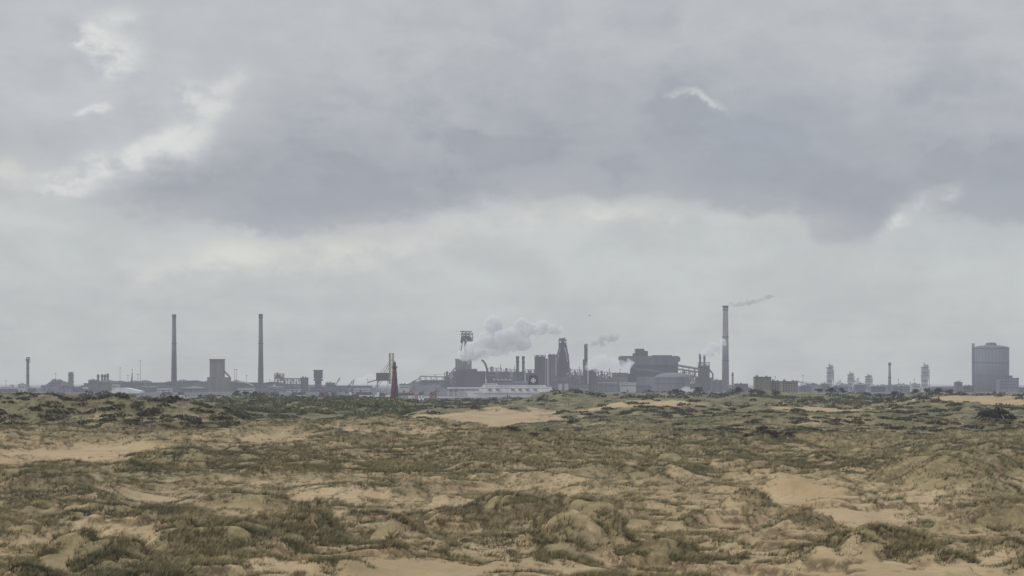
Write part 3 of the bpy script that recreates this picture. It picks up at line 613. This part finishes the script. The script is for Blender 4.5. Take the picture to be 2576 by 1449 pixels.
specs=[(0,42,976,'mid','flat'),(48,66,966,'pale','flat'),(66,88,975,'dark','flat'),(126,150,962,'blue','flat'),(150,182,969,'blue','gable'),(182,205,974,'mid','flat'),(225,246,955,'mid','flat'),(244,275,958,'concd','flat'),(205,240,974,'mid','saw'),(284,300,964,'pale','flat'),
 (362,396,972,'mid','flat'),(398,432,974,'pale','flat'),(420,450,960,'mid','flat'),(452,520,972,'mid','gable'),(600,640,974,'pale','flat'),(640,676,965,'mid','flat'),(676,712,972,'blue','flat'),(722,756,974,'pale','gable'),(780,835,974,'mid','flat'),(820,842,962,'mid','flat'),(846,872,972,'blue','flat'),(890,930,974,'pale','flat'),
 (1005,1030,966,'pale','flat'),(1240,1290,952,'mid','saw'),(1290,1330,960,'blue','flat'),(1380,1440,958,'mid','gable'),(1440,1480,966,'blue','flat'),(1505,1550,962,'mid','flat'),(1560,1600,962,'pale','flat'),(1600,1640,968,'mid','saw'),(1735,1760,965,'mid','flat'),(1790,1815,955,'mid','flat'),(1848,1880,965,'dark','flat'),
 (2010,2040,972,'mid','flat'),(2066,2084,964,'mid','flat'),(2100,2132,968,'blue','flat'),(2150,2176,966,'mid','flat'),(2192,2225,970,'dark','flat'),(2245,2290,972,'blue','flat'),(2292,2312,965,'pale','flat'),(2345,2400,976,'mid','flat'),(2403,2418,961,'mid','flat'),(2425,2448,970,'dark','flat'),(2560,2600,975,'mid','flat')]
for (a,b_,y,m_,s_) in specs:
    lab={'pale':'low pale clad warehouse with thin roof edge','mid':'low grey industrial shed with roof vents','blue':'blue-grey clad shed in the works','dark':'dark sooty shed in the works','concd':'sooty boiler house under short stacks'}[m_]
    hall(a,b_,y,3750+rr_.uniform(-120,120),m_,lab,rr_.choice(['mid','dark','pale']),s_,22,win=int((b_-a)/5),name='industrial_shed')
for (px,yt,r,mt) in ((30,969,5,'pale'),(108,970,5,'blue'),(118,970,5,'blue'),(690,968,3,'white'),(1410,966,5,'pale'),(1425,966,5,'pale'),(1525,955,4,'mid'),(1536,955,4,'mid'),(1805,962,5,'mid'),(2262,966,4,'pale'),(2272,966,4,'pale'),(2113,958,3,'white'),(2158,952,3,'white'),(1262,944,3,'rust'),(1274,944,3,'rust')):
    T=Thing('storage_silo','squat cylindrical storage silo with domed lid','silo',px,3820); T.part('shell',mt).cyl(px,yt,None,r,r,20); T.part('roof','mid').dome(px,yt,r,1.6); T.part('ladder','dark').tube((px-r*0.7,yt,-r),(px-r*0.7,T.gy,-r),0.3,4); T.done()
# ------------------------------------------------------------------ nearer: lighthouse, hall, housing, ship
T=Thing('lighthouse','dark red tapering cast iron lighthouse with lantern','lighthouse',992.5,1850)
gy=T.gy
tw_=T.part('tower','red'); tw_.smooth=True; tw_.cyl(992.5,926,gy,4.8,11.0,24)
for a_ in ((924.5,926.5,7.4,6.0),(938,938.8,6.6,6.6),(955,955.8,7.9,7.9)): T.part('gallery','red').cyl(992.5,*a_,24)
T.part('lantern','glass').cyl(992.5,914.5,924.5,3.6,3.8,12); T.part('lantern_roof','red').cyl(992.5,909,914.5,1,4.6,16).cyl(992.5,905.5,909,0.35,0.5,6)
rl=T.part('railing','red')
for i in range(14):
    a=6.283*i/14; a2=6.283*(i+1)/14; rl.tube((992.5+7*math.cos(a),921,7*math.sin(a)),(992.5+7*math.cos(a),924.5,7*math.sin(a)),0.25,4); rl.tube((992.5+7*math.cos(a),921,7*math.sin(a)),(992.5+7*math.cos(a2),921,7*math.sin(a2)),0.25,4)
for y in (934,948,962,976): T.part('window','glass').box(991.8,993.2,y,y+3,1,-(4.8+(y-926)/83*6.2)*0.985)
T.done()
T=Thing('quay_hall','pale grey gabled hall behind the scrub','building',316,2300); T.part('wall','pale').box(275,357,989,None,40); T.part('roof','white').prism([(272.5,989.3),(300,975.5),(322,975.5),(359,984),(359,989.3)],43); T.part('door','mid').box(330,345,991,T.gy-0.3,0.8,-20.6); T.done()
def block(px0,px1,yt,D,label,storeys,cols,gate=None):
    c=(px0+px1)/2; T=Thing('apartment_block',label,'building',c,D); w=T.part('wall','beige'); w.box(px0,px1,yt,None,26)
    T.part('roof_parapet','concd').box(px0-0.6,px1+0.6,yt-1.2,yt+0.6,28); T.part('roof_hut','beige').box(px0+4,px0+10,yt-5,yt-1,8); T.part('roof_hut','beige').box(px1-12,px1-8,yt-4,yt-1,6)
    T.part('antenna','dark').tube((px0+7,yt-9,0),(px0+7,yt-5,0),0.25,4)
    sw=(px1-px0)/cols
    for j in range(storeys):
        for i in range(cols): T.part('window','glass').box(px0+(i+0.28)*sw,px0+(i+0.72)*sw,yt+3+j*6,yt+6+j*6,0.8,-13.2)
    T.done()
block(1897,1938,949,2250,'weathered beige flat-roofed block with rooftop huts',5,7)
block(1938,1966,960,2255,'low beige linking block with few windows',3,4)
block(1966,2005,960,2230,'cream concrete apartment block with balconies',4,6)
for i,(px,D) in enumerate([(645,1950),(668,1980),(690,1960),(742,1990),(760,2000),(815,2000),(840,1990),(905,2000),(925,1980),(962,1900),(1012,1920),(1032,1930),(1060,1960),(1090,1990),(420,1980),(455,1990),(2140,2000),(2165,1990),(1490,2100),(1620,2000)]):
    mt=['white','beige','pale','white'][i%4]; T=Thing('harbour_house','small pitched-roof harbour house near the canal','house',px,D,'houses near the harbour'); w_=7+(i%3)*2; gy=T.gy
    T.part('wall',mt).box(px-w_,px+w_,gy-13,gy,14); T.part('roof','roof' if i%3 else 'concd').prism([(px-w_-1,gy-12.8),(px-w_+2,gy-20),(px+w_-2,gy-20),(px+w_+1,gy-12.8)],15.5)
    T.part('chimney','roof').box(px+w_*0.4,px+w_*0.4+1.6,gy-23,gy-19,2); T.part('door','dark').box(px-1,px+1.2,gy-5,gy-0.2,0.6,-7.3)
    for q in (-0.7,0.45): T.part('window','glass').box(px+w_*q,px+w_*q+2.6,gy-10,gy-7,0.6,-7.3)
    T.done()
T=Thing('ferry_terminal','long low white terminal roof on columns','building',1170,2550); T.part('roof','white').box(1125,1232,974.5,977.5,30); T.part('wall','pale').box(1150,1230,978,None,24)
for i in range(8): T.part('column','white').cyl(1128+i*14,977.5,None,0.6,0.6,8,-13)
T.done()
T=Thing('ferry','white passenger ferry with dark funnel and red lifeboats','ship',1290,2450); gy=T.gy
hu=T.part('hull','white'); secs=[(1172,0.15,983.5),(1182,3.2,984),(1196,7,984.5),(1220,9,985),(1380,9,985),(1396,8,985)]
vs=[];fs=[]
for (x,w_,yt) in secs:
    for o_,y,f_ in ((-w_,yt,0),(-w_*0.75,gy+1,7 if x<1200 else 0),(w_*0.75,gy+1,7 if x<1200 else 0),(w_,yt,0)): vs.append(hu.P(x+f_,y,o_))
for i in range(len(secs)-1):
    for j in range(3): fs.append((i*4+j,(i+1)*4+j,(i+1)*4+j+1,i*4+j+1))
    fs.append((i*4+3,(i+1)*4+3,(i+1)*4,i*4))
fs+= [(0,1,2,3),(23,22,21,20)]; hu.add(vs,fs)
sp=T.part('superstructure','white'); sp.box(1204,1392,979,985,16.4).box(1208,1388,973.5,979,15.4).prism([(1212,973.6),(1216,968.5),(1372,968.5),(1376,973.6)],13.5).prism([(1214,968.6),(1218,964.5),(1250,964.5),(1252,968.6)],12)
T.part('bridge_window','glass').box(1214.5,1248,965.8,967.2,12.4)
for y,a,c2,o_ in ((970.4,1222,1368,-6.9),(975.6,1212,1384,-7.9)):
    n=int((c2-a)/3.7)
    for i in range(n): T.part('window','glass').box(a+i*3.7,a+i*3.7+2.1,y,y+1.5,0.4,o_)
T.part('hull_stripe','blue').box(1190,1392,989.5,990.6,0.4,-9.0)
for i,x in enumerate((1232,1252,1290,1308,1326,1346)):
    lb=T.part('lifeboat','orange'); lb.prism([(x-5,979.5),(x-4,978.2),(x+4,978.2),(x+5,979.5),(x+3.6,981.6),(x-3.6,981.6)],3,-9.8)
T.part('mast','white').tube((1224,964.5,0),(1222,950,0),0.6).tube((1218,956,0),(1227,956,0),0.35).cyl(1222,957,959,1.4)
fn=T.part('funnel','black'); fn.prism([(1328,968.6),(1332,945),(1352,945),(1354,968.6)],9)
for x,yt_ in ((1337,941.5),(1342,941.5),(1347,942)): T.part('exhaust_pipe','dark').cyl(x,yt_,945.2,1.4)
em_=T.part('maltese_cross','white',parent=fn,label='white eight-pointed cross emblem')
cx_,cy_=1341.5,957
for k_ in range(4):
    a=k_*math.pi/2; R_=lambda u_,v_:(cx_+u_*math.cos(a)-v_*math.sin(a),cy_+u_*math.sin(a)+v_*math.cos(a))
    em_.prism([R_(0.3,0.5),R_(7,3.8),R_(5.6,0),R_(7,-3.8),R_(0.3,-0.5)],0.3,-4.75)
em_.box(cx_-0.9,cx_+0.9,cy_-0.9,cy_+0.9,0.3,-4.85)
T.done()
T=Thing('coaster_ship','small white ship with short mast at the quay','ship',1722,2500); gy=T.gy
T.part('hull','white').prism([(1700,980),(1704,986),(1740,986),(1746,978),(1738,981)],8).prism([(1702,985.5),(1705,gy),(1739,gy),(1742,985.5)],7.4); T.part('superstructure','white').box(1715,1736,975,981,6).box(1722,1733,971.5,975,5); T.part('mast','pale').tube((1727,971.5,0),(1727,962,0),0.4).tube((1724,965,0),(1730,965,0),0.3); T.part('bridge_window','glass').box(1722.5,1732.5,972.6,973.8,5.2); T.done()
for (px,c_) in ((885,'orange'),(955,'white'),(1040,'orange'),(970,'white')):
    T=Thing('fishing_boat','small fishing boat moored along the quay','boat',px,2300,'moored fishing boats'); gy=T.gy
    T.part('hull','orange' if c_=='orange' else 'white').prism([(px-12,gy-8),(px-9,gy),(px+10,gy),(px+13,gy-9),(px+5,gy-6)],5); T.part('wheelhouse','white').box(px-7,px-1,gy-14,gy-6,4); T.part('mast','dark').tube((px+2,gy-6,0),(px+2,gy-26,0),0.35,5).tube((px+2,gy-24,0),(px-6,gy-14,0),0.25,4); T.done()
wm,nt,p=newmat('harbour_water'); b=NB(nt); p.inputs['Base Color'].default_value=(0.05,0.06,0.065,1); p.inputs['Roughness'].default_value=0.2
gg=nt.nodes.new('ShaderNodeNewGeometry'); bp=nt.nodes.new('ShaderNodeBump'); bp.inputs['Distance'].default_value=0.2; nt.links.new(b.noise(gg.outputs['Position'],0.4,4),bp.inputs['Height']); nt.links.new(bp.outputs[0],p.inputs['Normal'])
o=rawmesh('water',np.array([[-900,2270,0.06],[900,2270,0.06],[900,2520,0.06],[-900,2520,0.06]]),np.array([[0,1,2,3]]),wm,False); o['kind']='structure'; o['label']='grey harbour canal water'; o['category']='water'
for (px,y,D,sz) in ((1483,794,300,0.8),):
    T=Thing('bird','dark gull gliding with raised wings','bird',px,D,z0=CAMH-(y-HY)*D/F)
    k=T.s; bd=T.part('body','feather'); bd.path([(px-2.2*sz,y+0.6,0),(px-0.6*sz,y,0),(px+1.4*sz,y-0.2,0)],0.55*sz,8); bd.tube((px+1.4*sz,y-0.2,0),(px+2.4*sz,y-0.4,0),0.3*sz)
    for sg in (-1,1):
        wg=T.part('wing','feather'); wg.add([wg.P(px-0.6*sz,y,0),wg.P(px+0.9*sz,y,0),wg.P(px+1.6*sz,y-2.0*sz,sg*2.5*sz),wg.P(px+0.2*sz,y-2.0*sz,sg*2.5*sz),wg.P(px+0.9*sz,y-2.4*sz,sg*5*sz)],[(0,1,2,3),(3,2,4)])
    T.done()

# ------------------------------------------------------------------ steam plumes
def steam(path,dens,label,seed,D=3950,vox=2.0,bright=0.42,cut=0.37,alb=0.85,nsc=0.045):
    import bmesh
    g=np.random.default_rng(seed); bm=bmesh.new(); c0=path[0]; k=D/F
    from mathutils import Matrix
    for i in range(len(path)-1):
        a,b_=path[i],path[i+1]; n=max(1,int(math.hypot(a[0]-b_[0],a[1]-b_[1])/(0.45*max(3,(a[2]+b_[2])/2))))
        for j in range(n):
            t=j/n; R0=a[2]+(b_[2]-a[2])*t; 
            for q in range(3):
                rr=R0*g.uniform(0.45,0.8); ox,oy,oz=g.normal(0,0.42,3)*R0
                x=(a[0]+(b_[0]-a[0])*t-c0[0]+ox)*k; z=CAMH-(a[1]+(b_[1]-a[1])*t-HY+oy)*k
                bmesh.ops.create_icosphere(bm,subdivisions=2,radius=max(rr*k,vox*0.9),matrix=Matrix.Translation((x,oz*k,z)))
    me=bpy.data.meshes.new('steam_plume'); bm.to_mesh(me); bm.free()
    o=bpy.data.objects.new('steam_plume',me); COL.objects.link(o); o.location=((c0[0]-CX)*k,D,0)
    md=o.modifiers.new('union','REMESH'); md.mode='VOXEL'; md.voxel_size=vox
    tx=bpy.data.textures.new('billow','CLOUDS'); tx.noise_scale=12; tx.noise_depth=4
    d=o.modifiers.new('billow','DISPLACE'); d.texture=tx; d.strength=12; d.mid_level=0.5; d.texture_coords='LOCAL'
    m=bpy.data.materials.new('steam'); m.use_nodes=True; nt=m.node_tree; nt.nodes.clear(); b=NB(nt)
    out=nt.nodes.new('ShaderNodeOutputMaterial'); vs=nt.nodes.new('ShaderNodeVolumePrincipled'); tc=nt.nodes.new('ShaderNodeTexCoord')
    mp=nt.nodes.new('ShaderNodeMapping'); nt.links.new(tc.outputs['Object'],mp.inputs[0]); mp.inputs['Rotation'].default_value=(0,math.radians(25),0); mp.inputs['Scale'].default_value=(0.6,1,1.15)
    n=b.noise(mp.outputs[0],nsc,6,0.66,0.6); de=b.m('MULTIPLY',b.ss(n,cut-0.06,cut+0.20),dens)
    nt.links.new(de,vs.inputs['Density']); vs.inputs['Color'].default_value=(alb*0.99,alb,alb*1.01,1); vs.inputs['Anisotropy'].default_value=0.0
    nt.links.new(b.m('MULTIPLY',de,bright),vs.inputs['Emission Strength']); vs.inputs['Emission Color'].default_value=(*lin(180,184,190),1)  # emission added to the steam, standing in for multiply scattered light
    nt.links.new(vs.outputs[0],out.inputs['Volume'])
    o.data.materials.append(m)
    o['label']=label; o['category']='steam'; o['kind']='stuff'
steam([(1158,897,10),(1180,886,17),(1205,874,24),(1235,860,31),(1262,853,34),(1295,848,29),(1325,838,24),(1350,830,21),(1372,828,16),(1408,836,10)],0.11,'billowing grey-white steam drifting from the furnace',1)
steam([(1165,905,9),(1190,897,11),(1225,888,13),(1262,880,13),(1310,872,10)],0.07,'thin low steam beneath the main plume',2)
steam([(1478,869,3.5),(1495,863,8),(1515,858,12),(1535,850,12),(1554,845,8)],0.08,'grey steam trailing from a dark stack',3,alb=0.72,bright=0.3)
steam([(1480,918,10),(1505,908,17),(1530,912,17),(1560,920,13),(1590,912,12)],0.045,'hazy steam bank between furnace and mill',4)
steam([(1565,940,5),(1578,925,10),(1590,914,10)],0.09,'bright steam puff beside the mill wall',5,bright=0.5,alb=0.9)
steam([(1763,890,6),(1785,885,12),(1805,878,17),(1818,874,17)],0.08,'soft steam cloud beside the tallest chimney',6,cut=0.34)
steam([(1833,768,3.5),(1855,766,6),(1880,764,7),(1910,756,5),(1950,744,4)],0.035,'thin dark smoke leaving the tallest chimney',7,bright=0.12,alb=0.35)
steam([(1430,945,7),(1450,930,9),(1465,925,7)],0.035,'thin steam around the furnace base',8)
steam([(905,960,9),(930,952,11),(950,948,6)],0.03,'thin dust haze over the stockyard',9)

# ------------------------------------------------------------------ sky
w=bpy.data.worlds.new('World'); scene.world=w; w.use_nodes=True; nt=w.node_tree; nt.nodes.clear(); b=NB(nt)
out=nt.nodes.new('ShaderNodeOutputWorld'); tc=nt.nodes.new('ShaderNodeTexCoord'); sp=nt.nodes.new('ShaderNodeSeparateXYZ'); nt.links.new(tc.outputs['Generated'],sp.inputs[0])
x,y,z=sp.outputs
hor=b.m('SQRT',b.m('ADD',b.m('MULTIPLY',x,x),b.m('MULTIPLY',y,y)))
U=b.m('MULTIPLY',b.m('ARCTAN2',x,y),F); V=b.m('MULTIPLY',b.m('DIVIDE',z,b.m('MAXIMUM',hor,0.02)),F)
def uv(px,y): a=math.atan((px-CX)/F); return a*F,(HY-y)*math.cos(a)
def NZ(su,sv,z0,detail=7,rough=0.55,sc=1.0,dist=0): return b.noise(b.comb(b.m('MULTIPLY',U,1/su),b.m('MULTIPLY',V,1/sv),z0),sc,detail,rough,dist)
nA=NZ(420,230,0.0); nB=NZ(420,230,17.0)
big=NZ(1100,420,9.0,5,0.55); fine=NZ(120,80,2.0,8,0.62); mid_=NZ(300,170,31.0,7,0.55,1.0,0.25); lay=NZ(900,60,44.0,5,0.55)
Uw=b.m('ADD',U,b.m('MULTIPLY',b.m('SUBTRACT',nA,0.5),230)); Vw=b.m('ADD',V,b.m('MULTIPLY',b.m('SUBTRACT',nB,0.5),150))
Uf=b.m('ADD',Uw,b.m('MULTIPLY',b.m('SUBTRACT',fine,0.5),150)); Vf=b.m('ADD',Vw,b.m('MULTIPLY',b.m('SUBTRACT',fine,0.5),120))
def blob(px,y,rx,ry,rot=0,U_=None,V_=None,soft=True):
    U_=U_ or Uw; V_=V_ or Vw; u0,v0=uv(px,y); c_,s_=math.cos(math.radians(rot)),math.sin(math.radians(rot))
    du=b.m('SUBTRACT',U_,u0); dv=b.m('SUBTRACT',V_,v0)
    a=b.m('ADD',b.m('MULTIPLY',du,c_/rx),b.m('MULTIPLY',dv,s_/rx)); d=b.m('ADD',b.m('MULTIPLY',du,-s_/ry),b.m('MULTIPLY',dv,c_/ry))
    return b.m('EXPONENT',b.m('MULTIPLY',b.m('ADD',b.m('MULTIPLY',a,a),b.m('MULTIPLY',d,d)),-1.0))
def addall(l):
    r=l[0]
    for q in l[1:]: r=b.m('ADD',r,q)
    return r
fc=nt.nodes.new('ShaderNodeFloatCurve'); nt.links.new(b.m('ADD',b.m('MULTIPLY',Uw,1/3000),0.5),fc.inputs['Value'])
pts=[(-260,480),(100,450),(240,505),(500,560),(900,578),(1100,545),(1250,512),(1500,520),(1700,505),(1850,540),(2000,545),(2130,598),(2210,592),(2290,545),(2400,560),(2576,575),(2900,560)]
cv=fc.mapping.curves[0]
P_=[(max(0,min(1,uv(px,yy)[0]/3000+0.5)),uv(px,yy)[1]/1000) for px,yy in pts]
cv.points[0].location=P_[0]; cv.points[1].location=P_[-1]
for q in P_[1:-1]: cv.points.new(*q)
fc.mapping.update()
dv=b.m('SUBTRACT',Vf,b.m('MULTIPLY',fc.outputs[0],1000.0))
mask=b.m('ADD',b.m('MULTIPLY',b.ss(dv,-14,34),0.58),b.m('MULTIPLY',b.ss(dv,-70,150),0.42))
fade=b.ss(dv,90,500)
leftlight=addall([blob(150,230,330,280),b.m('MULTIPLY',blob(300,430,260,60,25,Uf,Vf),0.9),b.m('MULTIPLY',blob(520,230,150,120,30,Uf,Vf),0.5)])
dark=b.m('MULTIPLY',mask,b.m('SUBTRACT',1.0,b.m('MULTIPLY',b.m('MINIMUM',leftlight,1.0),0.9)))
dark=b.m('MULTIPLY',dark,b.m('SUBTRACT',1.0,b.m('MULTIPLY',fade,0.74)))
dark=b.m('MULTIPLY',dark,b.ss(b.m('ADD',b.m('MULTIPLY',big,0.5),b.m('MULTIPLY',mid_,0.5)),0.36,0.62,0.65,1.12))
dark=b.m('ADD',dark,b.m('MULTIPLY',blob(400,470,140,45,0,Uf,Vf),0.45))
dark=b.m('ADD',dark,b.m('MULTIPLY',b.m('MULTIPLY',b.ss(mid_,0.48,0.66),b.ss(V,330,600)),0.26))
dark=b.m('ADD',dark,b.m('MULTIPLY',b.ss(V,430,40),b.m('MULTIPLY',b.ss(lay,0.46,0.64),0.14)))
dark=b.m('MAXIMUM',b.m('MINIMUM',dark,1.0),0.0)
lowc=b.mix(b.ss(V,0,330),lin(187,191,193),lin(194,198,199))
col=b.mix(dark,b.mix(mask,lowc,lin(197,200,203)),lin(162,166,174))
col=b.mix(b.m('MULTIPLY',b.m('ADD',blob(1950,330,300,130),blob(2480,500,160,80)),0.30),col,lin(163,170,181))
warm=addall([b.m('MULTIPLY',blob(800,615,230,42,4,Uf,Vf),1.0),b.m('MULTIPLY',blob(570,640,90,40,0,Uf,Vf),0.8),b.m('MULTIPLY',blob(1560,545,280,26,0,Uf,Vf),0.75),b.m('MULTIPLY',blob(380,665,90,30,0,Uf,Vf),0.5),b.m('MULTIPLY',blob(20,450,70,35,0,Uf,Vf),0.8),b.m('MULTIPLY',blob(1200,590,260,40),0.3),b.m('MULTIPLY',blob(1980,560,120,20),0.35),b.m('MULTIPLY',blob(60,560,200,30),0.3)])
col=b.mix(b.m('MINIMUM',b.m('MULTIPLY',warm,b.ss(b.m('ADD',b.m('MULTIPLY',fine,0.5),b.m('MULTIPLY',mid_,0.5)),0.36,0.6,0.4,1.0)),1.0),col,lin(211,212,207))
holes=addall([blob(285,120,85,65,-10,Uf,Vf),blob(225,60,30,25,0,Uf,Vf),blob(240,262,40,22,20,Uf,Vf),blob(490,225,30,34,0,Uf,Vf),blob(560,240,110,48,38,Uf,Vf),blob(450,365,90,46,10,Uf,Vf),blob(285,415,130,36,22,Uf,Vf),b.m('MULTIPLY',blob(1725,238,85,22,0,Uf,Vf),0.65),b.m('MULTIPLY',blob(1805,262,70,20,-22,Uf,Vf),0.6),b.m('MULTIPLY',blob(2330,515,95,32,25,Uf,Vf),0.85),b.m('MULTIPLY',blob(320,20,80,30,0,Uf,Vf),0.6),b.m('MULTIPLY',blob(200,470,90,25,0,Uf,Vf),0.6)])
holes=b.m('MULTIPLY',b.ss(holes,0.15,1.0),b.ss(fine,0.36,0.58,0.25,1.0))
col=b.mix(b.m('MINIMUM',holes,1.0),col,lin(215,217,215))
tx_=b.m('ADD',b.m('MULTIPLY',mid_,0.6),b.m('MULTIPLY',fine,0.4))
col=b.mix(1.0,col,b.mix(b.ss(tx_,0.34,0.66),(0.94,0.94,0.945),(1.055,1.055,1.05)),'MULTIPLY')
zen=b.ss(z,0.25,0.9,1.0,1.8)
bgc=nt.nodes.new('ShaderNodeBackground'); nt.links.new(col,bgc.inputs[0]); nt.links.new(zen,bgc.inputs[1])
sky=nt.nodes.new('ShaderNodeTexSky'); sky.sky_type='NISHITA'; sky.sun_disc=False; sky.sun_elevation=math.radians(38); sky.sun_rotation=math.radians(-130)
bgs=nt.nodes.new('ShaderNodeBackground'); nt.links.new(sky.outputs[0],bgs.inputs[0]); bgs.inputs[1].default_value=0.08
mxs=nt.nodes.new('ShaderNodeMixShader'); mxs.inputs[0].default_value=0.96; nt.links.new(bgs.outputs[0],mxs.inputs[1]); nt.links.new(bgc.outputs[0],mxs.inputs[2]); nt.links.new(mxs.outputs[0],out.inputs[0])

# sun
sd=bpy.data.lights.new('sun','SUN'); sd.energy=1.5; sd.angle=math.radians(11); sd.color=(1,0.96,0.9); so=bpy.data.objects.new('sun',sd); COL.objects.link(so)
az=math.radians(-115); el=math.radians(42); dirv=Vector((math.sin(az)*math.cos(el),math.cos(az)*math.cos(el),math.sin(el))); sky.sun_rotation=az; sky.sun_elevation=el
so.rotation_euler=(-dirv).to_track_quat('-Z','Y').to_euler(); so.location=(0,0,100)
# camera
cd=bpy.data.cameras.new('camera'); cam=bpy.data.objects.new('camera',cd); COL.objects.link(cam); cam.location=(0,0,CAMH); cam.rotation_euler=(math.radians(90),0,0)
Z_,xc,yc=ZOOM
cd.sensor_width=36; cd.lens=36*F*Z_/2576; cd.shift_x=(xc-CX)*Z_/2576; cd.shift_y=(HY-yc)*Z_/2576; cd.clip_start=0.5; cd.clip_end=100000
scene.camera=cam
scene.view_settings.view_transform='Standard'; scene.view_settings.look='None'; scene.view_settings.exposure=0
